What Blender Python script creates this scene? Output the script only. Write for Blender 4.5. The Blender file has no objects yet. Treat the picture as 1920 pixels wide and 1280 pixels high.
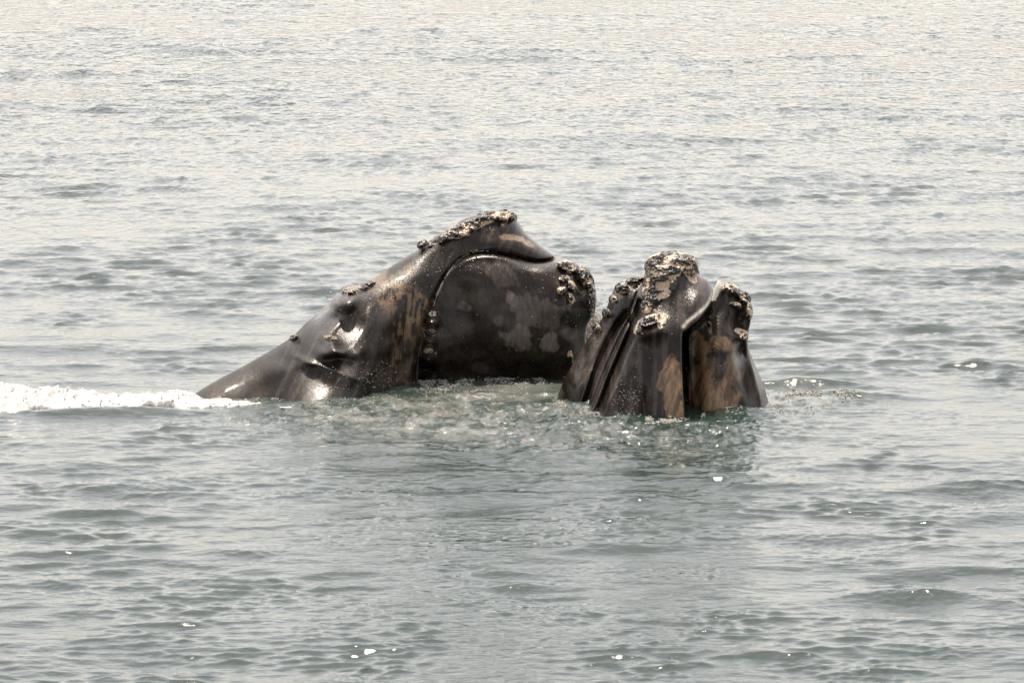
import bpy, math, time
import numpy as np

T0 = time.time()
rng = np.random.default_rng(7)
S = bpy.context.scene

# ------------------------------------------------------------------ camera
CAM_H, FPX, HOR = 9.2, 9520.0, -500.0          # eye height (m), focal length and horizon row of a 1920 px wide picture
cam_d = bpy.data.cameras.new('camera')
cam = bpy.data.objects.new('camera', cam_d)
S.collection.objects.link(cam)
cam_d.sensor_width = 36.0
cam_d.lens = 36.0 * FPX / 1920.0
PITCH = math.atan((640.0 - HOR) / FPX)
cam.location = (0, 0, CAM_H)
cam.rotation_euler = (math.pi / 2 - PITCH, 0, 0)
cam_d.clip_start = 0.5
cam_d.clip_end = 60000
cam_d.dof.use_dof = True
cam_d.dof.focus_distance = 70.5
cam_d.dof.aperture_fstop = 9.0
S.camera = cam

# ------------------------------------------------------------------ light
SUN_EL, SUN_AZ = math.radians(64), math.radians(-2)     # beyond the whales, a little to the left
world = bpy.data.worlds.new('World')
S.world = world
world.use_nodes = True
wn = world.node_tree
bg = wn.nodes['Background']
sky = wn.nodes.new('ShaderNodeTexSky')
sky.sky_type = 'NISHITA'
sky.sun_disc = False
sky.sun_elevation = SUN_EL
sky.sun_rotation = SUN_AZ
sky.altitude = 0
sky.air_density = 1.0
sky.dust_density = 1.6
sky.ozone_density = 0.6
tint = wn.nodes.new('ShaderNodeMixRGB')
tint.blend_type = 'MULTIPLY'; tint.inputs[0].default_value = 1.0
tint.inputs[2].default_value = (1.095, 1.0, 0.925, 1)
hs = wn.nodes.new('ShaderNodeHueSaturation'); hs.inputs['Saturation'].default_value = 0.34
wn.links.new(sky.outputs[0], hs.inputs['Color'])
wn.links.new(hs.outputs[0], tint.inputs[1])
wn.links.new(tint.outputs[0], bg.inputs[0])
bg.inputs[1].default_value = 0.12
sl = bpy.data.lights.new('sun', 'SUN')
sl.energy = 2.3
sl.angle = math.radians(0.6)
sl.color = (1.0, 0.90, 0.76)
sun = bpy.data.objects.new('sun', sl)
S.collection.objects.link(sun)
sd = (math.sin(SUN_AZ) * math.cos(SUN_EL), math.cos(SUN_AZ) * math.cos(SUN_EL), math.sin(SUN_EL))
from mathutils import Vector
sun.rotation_euler = Vector(sd).to_track_quat('Z', 'Y').to_euler()
S.view_settings.view_transform = 'Standard'
S.view_settings.look = 'None'
S.view_settings.gamma = 1
S.view_settings.use_curve_mapping = False
S.view_settings.exposure = 1.12

# ------------------------------------------------------------------ helpers
_ct, _st = math.cos(PITCH), math.sin(PITCH)


def on_plane(pts, y0, slope=0.0):
    """lift outline points onto the plane y = y0 + slope*z; returns x, z"""
    out = []
    for u, v in pts:
        a, b = (u - 960.0) / FPX, -(v - 640.0) / FPX
        dx, dy, dz = a, _ct + b * _st, -_st + b * _ct
        t = (y0 + slope * CAM_H) / (dy - slope * dz)
        out.append((dx * t, CAM_H + dz * t))
    return np.array(out)


def water_pt(u, v, z=0.0):
    a, b = (u - 960.0) / FPX, -(v - 640.0) / FPX
    dx, dy, dz = a, _ct + b * _st, -_st + b * _ct
    t = (z - CAM_H) / dz
    return dx * t, dy * t


def spline(pts, n=6, closed=True):
    """Catmull-Rom through the outline"""
    P = np.array(pts, float)
    m = len(P)
    out = []
    for i in range(m if closed else m - 1):
        if closed:
            p0, p1, p2, p3 = P[i - 1], P[i], P[(i + 1) % m], P[(i + 2) % m]
        else:
            p0, p1, p2, p3 = P[max(i - 1, 0)], P[i], P[i + 1], P[min(i + 2, m - 1)]
        for k in range(n):
            t = k / n
            out.append(0.5 * ((2 * p1) + (-p0 + p2) * t + (2 * p0 - 5 * p1 + 4 * p2 - p3) * t * t + (-p0 + 3 * p1 - 3 * p2 + p3) * t ** 3))
    if not closed:
        out.append(P[-1])
    return np.array(out)


def poly_dist(P, X, Z):
    """signed distance inside a closed outline (positive inside)"""
    d2 = np.full(X.shape, 1e9)
    inside = np.zeros(X.shape, bool)
    n = len(P)
    for i in range(n):
        ax, az = P[i]
        bx, bz = P[(i + 1) % n]
        ex, ez = bx - ax, bz - az
        L = ex * ex + ez * ez + 1e-12
        t = np.clip(((X - ax) * ex + (Z - az) * ez) / L, 0, 1)
        d2 = np.minimum(d2, (X - ax - t * ex) ** 2 + (Z - az - t * ez) ** 2)
        c = (az > Z) != (bz > Z)
        with np.errstate(divide='ignore', invalid='ignore'):
            xi = ax + (Z - az) / (ez if ez != 0 else 1e-12) * ex
        inside ^= c & (X < xi)
    d = np.sqrt(d2)
    return np.where(inside, d, -d)


def line_dist(P, X, Z):
    d2 = np.full(X.shape, 1e9)
    for i in range(len(P) - 1):
        ax, az = P[i]
        bx, bz = P[i + 1]
        ex, ez = bx - ax, bz - az
        L = ex * ex + ez * ez + 1e-12
        t = np.clip(((X - ax) * ex + (Z - az) * ez) / L, 0, 1)
        d2 = np.minimum(d2, (X - ax - t * ex) ** 2 + (Z - az - t * ez) ** 2)
    return np.sqrt(d2)


def blur2(F, s):
    if s < 0.3:
        return F
    r = int(3 * s) + 1
    k = np.exp(-0.5 * (np.arange(-r, r + 1) / s) ** 2)
    k /= k.sum()
    for ax in (0, 1):
        G = np.pad(F, [(r, r) if a == ax else (0, 0) for a in (0, 1)], mode='edge')
        F = sum(k[i] * (G[i:i + F.shape[0]] if ax == 0 else G[:, i:i + F.shape[1]]) for i in range(2 * r + 1))
    return F


def sstep(a, b, x):
    t = np.clip((x - a) / (b - a), 0, 1)
    return t * t * (3 - 2 * t)


def smin(a, b, k):
    h = np.clip(0.5 + 0.5 * (b - a) / k, 0, 1)
    return b + (a - b) * h - k * h * (1 - h)


def smax(a, b, k):
    return -smin(-a, -b, k)


def _hash(i, j, k, seed):
    h = (i.astype(np.int64) * 374761393 + j.astype(np.int64) * 668265263 + k.astype(np.int64) * 2147483647 + seed * 974634777) & 0xFFFFFFFF
    h = ((h ^ (h >> 13)) * 1274126177) & 0xFFFFFFFF
    h = h ^ (h >> 16)
    return (h & 0xFFFFFF).astype(np.float32) / 16777216.0


def noise3(x, y, z, seed=0):
    """value noise 0..1"""
    xi, yi, zi = np.floor(x), np.floor(y), np.floor(z)
    fx, fy, fz = x - xi, y - yi, z - zi
    fx, fy, fz = fx * fx * (3 - 2 * fx), fy * fy * (3 - 2 * fy), fz * fz * (3 - 2 * fz)
    r = 0
    for a in (0, 1):
        for b in (0, 1):
            for c in (0, 1):
                w = (fx if a else 1 - fx) * (fy if b else 1 - fy) * (fz if c else 1 - fz)
                r = r + w * _hash(xi + a, yi + b, zi + c, seed)
    return r


def fbm(x, y, z, o=4, seed=0):
    r, a, s = 0, 0.5, 0
    for i in range(o):
        r = r + a * noise3(x * 2 ** i, y * 2 ** i, z * 2 ** i, seed + i * 17)
        s += a
        a *= 0.5
    return r / s


def surface_net(F, org, h):
    """closed surface of F = 0 (negative inside) on a regular grid"""
    nx, ny, nz = F.shape
    neg = F < 0
    cnt = np.zeros((nx - 1, ny - 1, nz - 1), np.int8)
    for a in (0, 1):
        for b in (0, 1):
            for c in (0, 1):
                cnt += neg[a:nx - 1 + a, b:ny - 1 + b, c:nz - 1 + c]
    act = (cnt > 0) & (cnt < 8)
    I, J, K = np.nonzero(act)
    idx = np.full(act.shape, -1, np.int32)
    idx[I, J, K] = np.arange(len(I))
    P = np.zeros((len(I), 3))
    n = np.zeros(len(I))
    cor = [(a, b, c) for a in (0, 1) for b in (0, 1) for c in (0, 1)]
    for p in cor:
        for q in cor:
            if sum(q) - sum(p) == 1 and all(q[i] >= p[i] for i in range(3)):
                f0 = F[I + p[0], J + p[1], K + p[2]]
                f1 = F[I + q[0], J + q[1], K + q[2]]
                m = (f0 < 0) != (f1 < 0)
                t = np.where(m, f0 / np.where(m, f0 - f1, 1), 0)
                for i in range(3):
                    P[:, i] += np.where(m, p[i] + t * (q[i] - p[i]), 0)
                n += m
    P /= n[:, None]
    P += np.stack([I, J, K], 1)
    P = P * h + np.array(org)
    quads = []
    # x edges
    m = neg[:-1, 1:-1, 1:-1] != neg[1:, 1:-1, 1:-1]
    i, j, k = np.nonzero(m); j = j + 1; k = k + 1
    q = np.stack([idx[i, j - 1, k - 1], idx[i, j, k - 1], idx[i, j, k], idx[i, j - 1, k]], 1)
    q[~neg[i, j, k]] = q[~neg[i, j, k]][:, ::-1]; quads.append(q)
    m = neg[1:-1, :-1, 1:-1] != neg[1:-1, 1:, 1:-1]
    i, j, k = np.nonzero(m); i = i + 1; k = k + 1
    q = np.stack([idx[i - 1, j, k - 1], idx[i - 1, j, k], idx[i, j, k], idx[i, j, k - 1]], 1)
    q[~neg[i, j, k]] = q[~neg[i, j, k]][:, ::-1]; quads.append(q)
    m = neg[1:-1, 1:-1, :-1] != neg[1:-1, 1:-1, 1:]
    i, j, k = np.nonzero(m); i = i + 1; j = j + 1
    q = np.stack([idx[i - 1, j - 1, k], idx[i, j - 1, k], idx[i, j, k], idx[i - 1, j, k]], 1)
    q[~neg[i, j, k]] = q[~neg[i, j, k]][:, ::-1]; quads.append(q)
    Q = np.concatenate(quads)
    return P, Q


def mesh_from(name, V, Q, mat, parent=None, cols=None, smooth=True):
    me = bpy.data.meshes.new(name)
    V = np.asarray(V, np.float32)
    Q = np.asarray(Q, np.int32)
    me.vertices.add(len(V))
    me.vertices.foreach_set('co', V.ravel())
    k = Q.shape[1]
    me.loops.add(Q.size)
    me.loops.foreach_set('vertex_index', Q.ravel())
    me.polygons.add(len(Q))
    me.polygons.foreach_set('loop_start', np.arange(0, Q.size, k, dtype=np.int32))
    me.polygons.foreach_set('loop_total', np.full(len(Q), k, np.int32))
    me.polygons.foreach_set('use_smooth', np.full(len(Q), smooth))
    me.update(calc_edges=True)
    if cols is not None:
        for cn, c in cols.items():
            at = me.color_attributes.new(cn, 'FLOAT_COLOR', 'POINT')
            cc = np.ones((len(V), 4), np.float32)
            cc[:, :3] = c
            at.data.foreach_set('color', cc.ravel())
    me.materials.append(mat)
    o = bpy.data.objects.new(name, me)
    S.collection.objects.link(o)
    if parent:
        o.parent = parent
    return o


def new_mat(name):
    m = bpy.data.materials.new(name)
    m.use_nodes = True
    return m, m.node_tree.nodes, m.node_tree.links, m.node_tree.nodes['Principled BSDF']


# ------------------------------------------------------------------ materials
def water_material():
    m, n, l, p = new_mat('sea_water')
    geo = n.new('ShaderNodeNewGeometry')
    p.inputs['Roughness'].default_value = 0.07
    p.inputs['IOR'].default_value = 1.333
    att = n.new('ShaderNodeAttribute'); att.attribute_name = 'turbid_glint'
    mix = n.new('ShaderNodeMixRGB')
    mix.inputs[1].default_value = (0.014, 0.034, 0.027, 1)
    mix.inputs[2].default_value = (0.24, 0.24, 0.215, 1)  # turbid and aerated water, also the silver glint painted as colour
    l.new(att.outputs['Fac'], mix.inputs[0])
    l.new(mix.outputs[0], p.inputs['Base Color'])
    mp = n.new('ShaderNodeMapping'); mp.inputs['Scale'].default_value = (0.7, 1.15, 1.0)
    l.new(geo.outputs['Position'], mp.inputs[0])
    n1 = n.new('ShaderNodeTexNoise'); n1.inputs['Scale'].default_value = 5.5; n1.inputs['Detail'].default_value = 5; n1.inputs['Roughness'].default_value = 0.55
    l.new(mp.outputs[0], n1.inputs['Vector'])
    b1 = n.new('ShaderNodeBump'); b1.inputs['Distance'].default_value = 0.022; b1.inputs['Strength'].default_value = 0.9
    l.new(n1.outputs['Fac'], b1.inputs['Height'])
    st_ = n.new('ShaderNodeAttribute'); st_.attribute_name = 'stir'
    n3 = n.new('ShaderNodeTexNoise'); n3.inputs['Scale'].default_value = 16; n3.inputs['Detail'].default_value = 3
    l.new(mp.outputs[0], n3.inputs['Vector'])
    b3 = n.new('ShaderNodeBump'); b3.inputs['Distance'].default_value = 0.06
    l.new(n3.outputs['Fac'], b3.inputs['Height']); l.new(st_.outputs['Fac'], b3.inputs['Strength']); l.new(b1.outputs[0], b3.inputs['Normal'])
    # ripples too short for the mesh far out
    fa = n.new('ShaderNodeAttribute'); fa.attribute_name = 'far'
    n2 = n.new('ShaderNodeTexNoise'); n2.inputs['Scale'].default_value = 3.6; n2.inputs['Detail'].default_value = 2; n2.inputs['Roughness'].default_value = 0.6
    mp2 = n.new('ShaderNodeMapping'); mp2.inputs['Scale'].default_value = (1.0, 0.42, 1.0)
    l.new(geo.outputs['Position'], mp2.inputs[0])
    l.new(mp2.outputs[0], n2.inputs['Vector'])
    b2 = n.new('ShaderNodeBump'); b2.inputs['Distance'].default_value = 0.36
    l.new(n2.outputs['Fac'], b2.inputs['Height']); l.new(fa.outputs['Fac'], b2.inputs['Strength']); l.new(b3.outputs[0], b2.inputs['Normal'])
    l.new(b2.outputs[0], p.inputs['Normal'])
    return m


def skin_material():
    m, n, l, p = new_mat('whale_skin')
    at = n.new('ShaderNodeAttribute'); at.attribute_name = 'pigment'
    wt = n.new('ShaderNodeAttribute'); wt.attribute_name = 'wet'
    sep = n.new('ShaderNodeSeparateColor')
    l.new(wt.outputs['Color'], sep.inputs[0])
    tc = n.new('ShaderNodeTexCoord')
    nf = n.new('ShaderNodeTexNoise'); nf.inputs['Scale'].default_value = 9; nf.inputs['Detail'].default_value = 8; nf.inputs['Roughness'].default_value = 0.62
    mp = n.new('ShaderNodeMapping'); mp.inputs['Scale'].default_value = (1.6, 1.0, 0.7)
    l.new(tc.outputs['Object'], mp.inputs[0]); l.new(mp.outputs[0], nf.inputs['Vector'])
    r = n.new('ShaderNodeMapRange'); r.inputs[1].default_value = 0.3; r.inputs[2].default_value = 0.7; r.inputs[3].default_value = 0.72; r.inputs[4].default_value = 1.3
    l.new(nf.outputs['Fac'], r.inputs[0])
    ms = n.new('ShaderNodeMapping'); ms.inputs['Scale'].default_value = (13, 13, 1.6); ms.inputs['Rotation'].default_value = (0, 0.5, 0)
    l.new(tc.outputs['Object'], ms.inputs[0])
    ns = n.new('ShaderNodeTexNoise'); ns.inputs['Scale'].default_value = 1.6; ns.inputs['Detail'].default_value = 5; ns.inputs['Roughness'].default_value = 0.7
    l.new(ms.outputs[0], ns.inputs['Vector'])
    rs = n.new('ShaderNodeMapRange'); rs.inputs[1].default_value = 0.35; rs.inputs[2].default_value = 0.68; rs.inputs[3].default_value = 0.75; rs.inputs[4].default_value = 1.45
    l.new(ns.outputs['Fac'], rs.inputs[0])
    mm = n.new('ShaderNodeMath'); mm.operation = 'MULTIPLY'; l.new(r.outputs[0], mm.inputs[0]); l.new(rs.outputs[0], mm.inputs[1])
    mul = n.new('ShaderNodeVectorMath'); mul.operation = 'SCALE'
    l.new(at.outputs['Color'], mul.inputs[0]); l.new(mm.outputs[0], mul.inputs['Scale'])
    l.new(mul.outputs[0], p.inputs['Base Color'])
    rr = n.new('ShaderNodeMapRange'); rr.inputs[1].default_value = 0.35; rr.inputs[2].default_value = 0.65; rr.inputs[3].default_value = 0.16; rr.inputs[4].default_value = 0.30
    l.new(nf.outputs['Fac'], rr.inputs[0])
    ra = n.new('ShaderNodeMath'); ra.operation = 'MULTIPLY_ADD'; ra.inputs[1].default_value = 0.35
    l.new(sep.outputs[1], ra.inputs[0]); l.new(rr.outputs[0], ra.inputs[2]); l.new(ra.outputs[0], p.inputs['Roughness'])
    p.inputs['IOR'].default_value = 1.34
    p.inputs['Specular IOR Level'].default_value = 0.42
    # beads of water and fine creases
    v = n.new('ShaderNodeTexVoronoi'); v.inputs['Scale'].default_value = 26
    l.new(tc.outputs['Object'], v.inputs['Vector'])
    vr = n.new('ShaderNodeMapRange'); vr.inputs[1].default_value = 0.0; vr.inputs[2].default_value = 0.32; vr.inputs[3].default_value = 1.0; vr.inputs[4].default_value = 0.0
    l.new(v.outputs['Distance'], vr.inputs[0])
    g = n.new('ShaderNodeMath'); g.operation = 'GREATER_THAN'; g.inputs[1].default_value = 0.45
    vs = n.new('ShaderNodeSeparateColor'); l.new(v.outputs['Color'], vs.inputs[0]); l.new(vs.outputs[0], g.inputs[0])
    m1 = n.new('ShaderNodeMath'); m1.operation = 'MULTIPLY'; l.new(vr.outputs[0], m1.inputs[0]); l.new(g.outputs[0], m1.inputs[1])
    m2 = n.new('ShaderNodeMath'); m2.operation = 'MULTIPLY'; l.new(m1.outputs[0], m2.inputs[0]); l.new(sep.outputs[0], m2.inputs[1])
    b1 = n.new('ShaderNodeBump'); b1.inputs['Distance'].default_value = 0.012; b1.inputs['Strength'].default_value = 1.0
    l.new(m2.outputs[0], b1.inputs['Height'])
    nb = n.new('ShaderNodeTexNoise'); nb.inputs['Scale'].default_value = 22; nb.inputs['Detail'].default_value = 6; nb.inputs['Roughness'].default_value = 0.6
    l.new(mp.outputs[0], nb.inputs['Vector'])
    b2 = n.new('ShaderNodeBump'); b2.inputs['Distance'].default_value = 0.012; b2.inputs['Strength'].default_value = 0.5
    l.new(nb.outputs['Fac'], b2.inputs['Height']); l.new(b1.outputs[0], b2.inputs['Normal'])
    l.new(b2.outputs[0], p.inputs['Normal'])
    p.inputs['Coat Weight'].default_value = 0.1
    p.inputs['Coat Roughness'].default_value = 0.12
    l.new(b1.outputs[0], p.inputs['Coat Normal'])
    return m


def crust_material():
    m, n, l, p = new_mat('callosity_crust')
    at = n.new('ShaderNodeAttribute'); at.attribute_name = 'pigment'
    tc = n.new('ShaderNodeTexCoord')
    nf = n.new('ShaderNodeTexNoise'); nf.inputs['Scale'].default_value = 45; nf.inputs['Detail'].default_value = 4
    l.new(tc.outputs['Object'], nf.inputs['Vector'])
    r = n.new('ShaderNodeMapRange'); r.inputs[1].default_value = 0.3; r.inputs[2].default_value = 0.7; r.inputs[3].default_value = 0.65; r.inputs[4].default_value = 1.25
    l.new(nf.outputs['Fac'], r.inputs[0])
    mul = n.new('ShaderNodeVectorMath'); mul.operation = 'SCALE'
    l.new(at.outputs['Color'], mul.inputs[0]); l.new(r.outputs[0], mul.inputs['Scale'])
    l.new(mul.outputs[0], p.inputs['Base Color'])
    p.inputs['Roughness'].default_value = 0.32
    b = n.new('ShaderNodeBump'); b.inputs['Distance'].default_value = 0.012; b.inputs['Strength'].default_value = 0.8
    l.new(nf.outputs['Fac'], b.inputs['Height']); l.new(b.outputs[0], p.inputs['Normal'])
    return m


def foam_material(name, thin):
    m, n, l, p = new_mat(name)
    p.inputs['Base Color'].default_value = (0.62, 0.60, 0.56, 1)
    p.inputs['Roughness'].default_value = 0.3
    p.inputs['Coat Weight'].default_value = 0.8
    p.inputs['Coat Roughness'].default_value = 0.1
    p.inputs['Subsurface Weight'].default_value = 0.6
    p.inputs['Subsurface Radius'].default_value = (0.05, 0.05, 0.05)
    geo = n.new('ShaderNodeNewGeometry')
    nf = n.new('ShaderNodeTexNoise'); nf.inputs['Scale'].default_value = 30; nf.inputs['Detail'].default_value = 4
    l.new(geo.outputs['Position'], nf.inputs['Vector'])
    b = n.new('ShaderNodeBump'); b.inputs['Distance'].default_value = 0.02; b.inputs['Strength'].default_value = 0.35
    l.new(nf.outputs['Fac'], b.inputs['Height']); l.new(b.outputs[0], p.inputs['Normal'])
    tr = n.new('ShaderNodeBsdfTranslucent'); tr.inputs[0].default_value = (0.80, 0.76, 0.70, 1)
    mx = n.new('ShaderNodeMixShader'); mx.inputs[0].default_value = thin
    l.new(p.outputs[0], mx.inputs[1]); l.new(tr.outputs[0], mx.inputs[2])
    l.new(mx.outputs[0], n['Material Output'].inputs[0])
    return m


M_WATER, M_SKIN, M_CRUST, M_FOAM = water_material(), skin_material(), crust_material(), foam_material('sea_foam', 0.08)
M_FROTH = foam_material('froth_bubbles', 0.5)
M_FROTH.node_tree.nodes['Principled BSDF'].inputs['Base Color'].default_value = (0.85, 0.84, 0.80, 1)
M_FROTH.node_tree.nodes['Principled BSDF'].inputs['Coat Weight'].default_value = 0.2
M_RIM, _n, _l, _p = new_mat('lip_rim_skin')
_p.inputs['Base Color'].default_value = (0.50, 0.43, 0.36, 1)
_p.inputs['Roughness'].default_value = 0.25

# ------------------------------------------------------------------ water
def _waves():
    r = np.random.default_rng(21)
    W = []
    # (count, wavelength range, rms slope of the band, directional spread, clump scale)
    bands = [(9, 5.0, 12.0, 0.012, 0.45, 0.06), (16, 2.2, 5.0, 0.018, 0.5, 0.11), (24, 0.95, 2.2, 0.036, 0.8, 0.24),
             (40, 0.42, 0.95, 0.062, 0.85, 0.42), (44, 0.20, 0.42, 0.098, 0.95, 0.85), (28, 0.10, 0.20, 0.075, 1.0, 1.4)]
    for bi, (n, lo, hi, slope, spread, cl) in enumerate(bands):
        for i in range(n):
            lam = lo * (hi / lo) ** ((i + r.random()) / n)
            k = 2 * math.pi / lam
            th = -math.pi / 2 + r.normal() * spread * 0.6 + 0.10
            a = slope / k * math.sqrt(2.0 / n)
            W.append((bi, k * math.cos(th), k * math.sin(th), a, r.random() * 6.283, k, cl))
    return W


WAVES = _waves()


def gauss(x, y, cx, cy, sx, sy, rot=0.0):
    c, s = math.cos(rot), math.sin(rot)
    dx, dy = x - cx, y - cy
    a, b = (c * dx + s * dy) / sx, (-s * dx + c * dy) / sy
    return np.exp(-(a * a + b * b))


def churn(x, y):
    """how much the whales have stirred the water, 0..1"""
    c = 1.0 * gauss(x, y, *water_pt(800, 775), 2.3, 2.3) + 0.75 * gauss(x, y, *water_pt(1080, 800), 1.9, 2.6) \
        + 0.8 * gauss(x, y, *water_pt(1330, 800), 1.3, 2.2) + 0.6 * gauss(x, y, *water_pt(1500, 745), 1.1, 1.3) \
        + 0.2 * gauss(x, y, *water_pt(1180, 830), 2.0, 2.2)
    return np.clip(c, 0, 1.1)


def water_surface(x, y, dy=None):
    """displaced position of the sea at rest position x, y"""
    ox, oy, oz = np.zeros_like(x), np.zeros_like(x), np.zeros_like(x)
    if dy is None:
        dy = np.full_like(x, 0.05)
    masks = {}
    for bi, cl in sorted({(w[0], w[6]) for w in WAVES}):
        nz = noise3(x * cl + 7 * bi, y * cl * 0.6 + 3.1 * bi, np.zeros_like(x), 50 + bi)
        masks[bi] = (0.20 + 2.4 * nz ** 2).astype(np.float32)
    near_y = np.exp(-np.maximum(0, y - 400) / 400) * (0.94 + 0.08 * sstep(52, 80, y)) * (0.75 + 0.5 * noise3(x * 0.09, y * 0.05, x * 0, 88))
    for bi, kx, ky, a, ph, k, cl in WAVES:
        lam = 2 * math.pi / k
        att = sstep(0.5, 1.6, lam / dy).astype(np.float32) if lam < 12 else 1.0
        arg = (kx * x + ky * y + ph).astype(np.float32)
        s, c = np.sin(arg), np.cos(arg)
        A = a * masks[bi] * att * near_y
        oz += A * c
        q = 1.15
        ox -= q * A * s * (kx / k)
        oy -= q * A * s * (ky / k)
    # stirred water round the whales: short steep chop
    ch = churn(x, y) * (np.abs(x) < 8) * (y > 60) * (y < 80)
    m = ch > 0.01
    if m.any():
        xm, ym = x[m], y[m]
        t = 0.11 * (fbm(xm * 1.9, ym * 1.5, xm * 0 + .3, 2, 5) - 0.5) + 0.12 * (0.5 - np.abs(fbm(xm * 3.0, ym * 4.4, xm * 0 + .7, 3, 9) - 0.5) * 2)
        t += 0.040 * (noise3(xm * 9, ym * 12, xm * 0, 31) - 0.5)
        oz[m] += ch[m] * t
    # swell shouldered up beside the right-hand whale and along the left one
    for (u, v, sx, sy, rot, h) in [(1520, 726, 0.80, 0.24, -0.10, 0.13), (1640, 742, 0.7, 0.2, -0.35, 0.05), (880, 770, 0.45, 0.3, 0.15, 0.05),
                                   (690, 760, 0.8, 0.3, 0.1, 0.06), (200, 775, 1.3, 0.28, 0.05, 0.10), (560, 765, 0.9, 0.25, 0.1, 0.06),
                                   (90, 1000, 0.8, 0.35, 0.1, 0.07), (330, 1030, 1.1, 0.4, -0.05, 0.05), (1180, 1032, 0.7, 0.3, 0.1, 0.07), (1130, 790, 0.4, 0.25, 0.1, 0.05), (1290, 806, 0.5, 0.2, 0, 0.05), (1400, 775, 0.4, 0.3, -0.3, 0.05), (1400, 905, 1.0, 0.4, -0.1, 0.06)]:
        cx, cy = water_pt(u, v)
        oz += h * gauss(x, y, cx, cy, sx, sy, rot)
    return ox, oy, oz


def build_water():
    NR, NCc = 930, 1240
    v = np.linspace(1430, -500 + FPX * CAM_H / 190.0, NR)
    yr = CAM_H * FPX / (v + 500.0)
    far = 190 * np.exp(np.linspace(0, 1, 26)[1:] * math.log(26000 / 190.0))
    near = np.array([-120, -40, 0, 20, 32, 40, 43.0])
    ys = np.concatenate([near, yr, far])
    s = np.linspace(-1, 1, NCc)
    half = 960.0 / FPX * 1.17
    out = np.array([1.12, 1.35, 1.8, 2.8, 6, 16])
    ss = np.concatenate([-out[::-1], s, out])
    wid = np.maximum(ys, 44.0) * half
    X = (wid[:, None] * ss[None, :]).astype(np.float64)
    Y = np.repeat(ys[:, None], len(ss), 1)
    dyr = np.gradient(ys)
    DY = np.repeat(np.abs(dyr)[:, None], len(ss), 1)
    dx_in = np.gradient(ss)[None, :] * wid[:, None]
    DD = np.maximum(DY, dx_in)
    x, y, d = X.ravel(), Y.ravel(), DD.ravel()
    ox, oy, oz = water_surface(x, y, d)
    V = np.stack([x + ox, y + oy, oz], 1)
    nr, nc = X.shape
    i = np.arange(nr * nc).reshape(nr, nc)
    Q = np.stack([i[:-1, :-1], i[:-1, 1:], i[1:, 1:], i[1:, :-1]], -1).reshape(-1, 4)
    turb_glint = np.zeros(len(x))
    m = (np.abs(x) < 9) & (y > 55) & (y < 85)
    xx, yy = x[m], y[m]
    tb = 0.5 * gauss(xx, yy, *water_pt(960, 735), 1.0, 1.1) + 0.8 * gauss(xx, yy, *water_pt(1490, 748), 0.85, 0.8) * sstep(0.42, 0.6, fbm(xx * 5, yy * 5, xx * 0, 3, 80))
    tb += 0.6 * gauss(xx, yy, *water_pt(800, 785), 2.0, 2.6) * sstep(0.40, 0.6, fbm(xx * 4.5, yy * 4, xx * 0, 4, 78)) + 0.3 * gauss(xx, yy, *water_pt(1180, 830), 2.2, 2.0) * sstep(0.45, 0.65, fbm(xx * 4.5, yy * 4, xx * 0, 4, 79))  # left patch: aerated water, its pale streaks also paint in silvery glitter
    turb_glint[m] = np.clip(tb * (0.5 + fbm(xx * 1.5, yy * .8, xx * 0, 3, 77)), 0, 0.85)
    o = mesh_from('sea', V, Q, M_WATER, cols={'turbid_glint': turb_glint[:, None].repeat(3, 1), 'stir': np.clip(0.03 + (0.30 * churn(x, y) + 0.9 * gauss(x, y, *water_pt(760, 775), 1.5, 1.7)) * (y > 55) * (y < 85), 0, 1)[:, None].repeat(3, 1), 'far': (0.65 * sstep(65, 150, y))[:, None].repeat(3, 1)})
    o['kind'] = 'structure'
    return o


build_water()
print('water', round(time.time() - T0, 1))

# ------------------------------------------------------------------ whale shape fields
class Whale:
    def __init__(self, lo, hi, h, axis_y, slope):
        """axis plane y = axis_y + slope*z"""
        self.lo, self.hi, self.h, self.ay, self.sl = np.array(lo), np.array(hi), h, axis_y, slope

    def P(self, pts, closed=True, n=5, sl=None, ay=None):
        return on_plane(spline(pts, n, closed), self.ay if ay is None else ay, self.sl if sl is None else sl)

    def grid(self, lo, hi, h):
        n = [int(round((hi[i] - lo[i]) / h)) + 1 for i in range(3)]
        ax = [lo[i] + h * np.arange(n[i]) for i in range(3)]
        return ax


def pillow(d, yy, H, k):
    """rounded body: d = depth inside the outline (x,z), yy = distance from the axis plane, half-height H, half-width H/k"""
    return np.sqrt(np.maximum(H - d, 0) ** 2 + (yy * k) ** 2) - H


# ---- left whale
L_AY = 73.0


def left_axis(x):
    """the long whale lies a little slantwise: its back comes nearer towards the left"""
    t = -1.0 - x
    return L_AY - 0.80 * 0.5 * (t + np.sqrt(t * t + 0.25)) + 0.05


def on_left(pts):
    out = []
    for u, v in pts:
        ay = L_AY
        for _ in range(12):
            x, z = on_plane([(u, v)], ay)[0]
            ay = 0.5 * ay + 0.5 * float(left_axis(x))
        out.append((x, z))
    return np.array(out)
L_BIG = [(200, 830), (300, 782), (345, 752), (395, 720), (465, 682), (540, 638), (568, 612), (604, 581), (638, 548), (660, 538), (690, 528), (722, 508), (760, 483), (790, 464), (830, 438),
         (862, 414), (900, 402), (945, 399), (966, 408), (985, 436), (1015, 462), (1047, 488), (1060, 530), (1040, 600), (1000, 700), (960, 900), (760, 960), (300, 960), (150, 930)]
L_CUT = [(100, 400), (700, 300), (1100, 300), (1060, 440), (1050, 484), (1030, 489), (1000, 488), (960, 477), (930, 470), (893, 470), (862, 482), (838, 508), (820, 545), (806, 582),
         (796, 622), (789, 662), (785, 712), (782, 790), (780, 960), (700, 1100), (100, 1100), (0, 900)]
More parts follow.
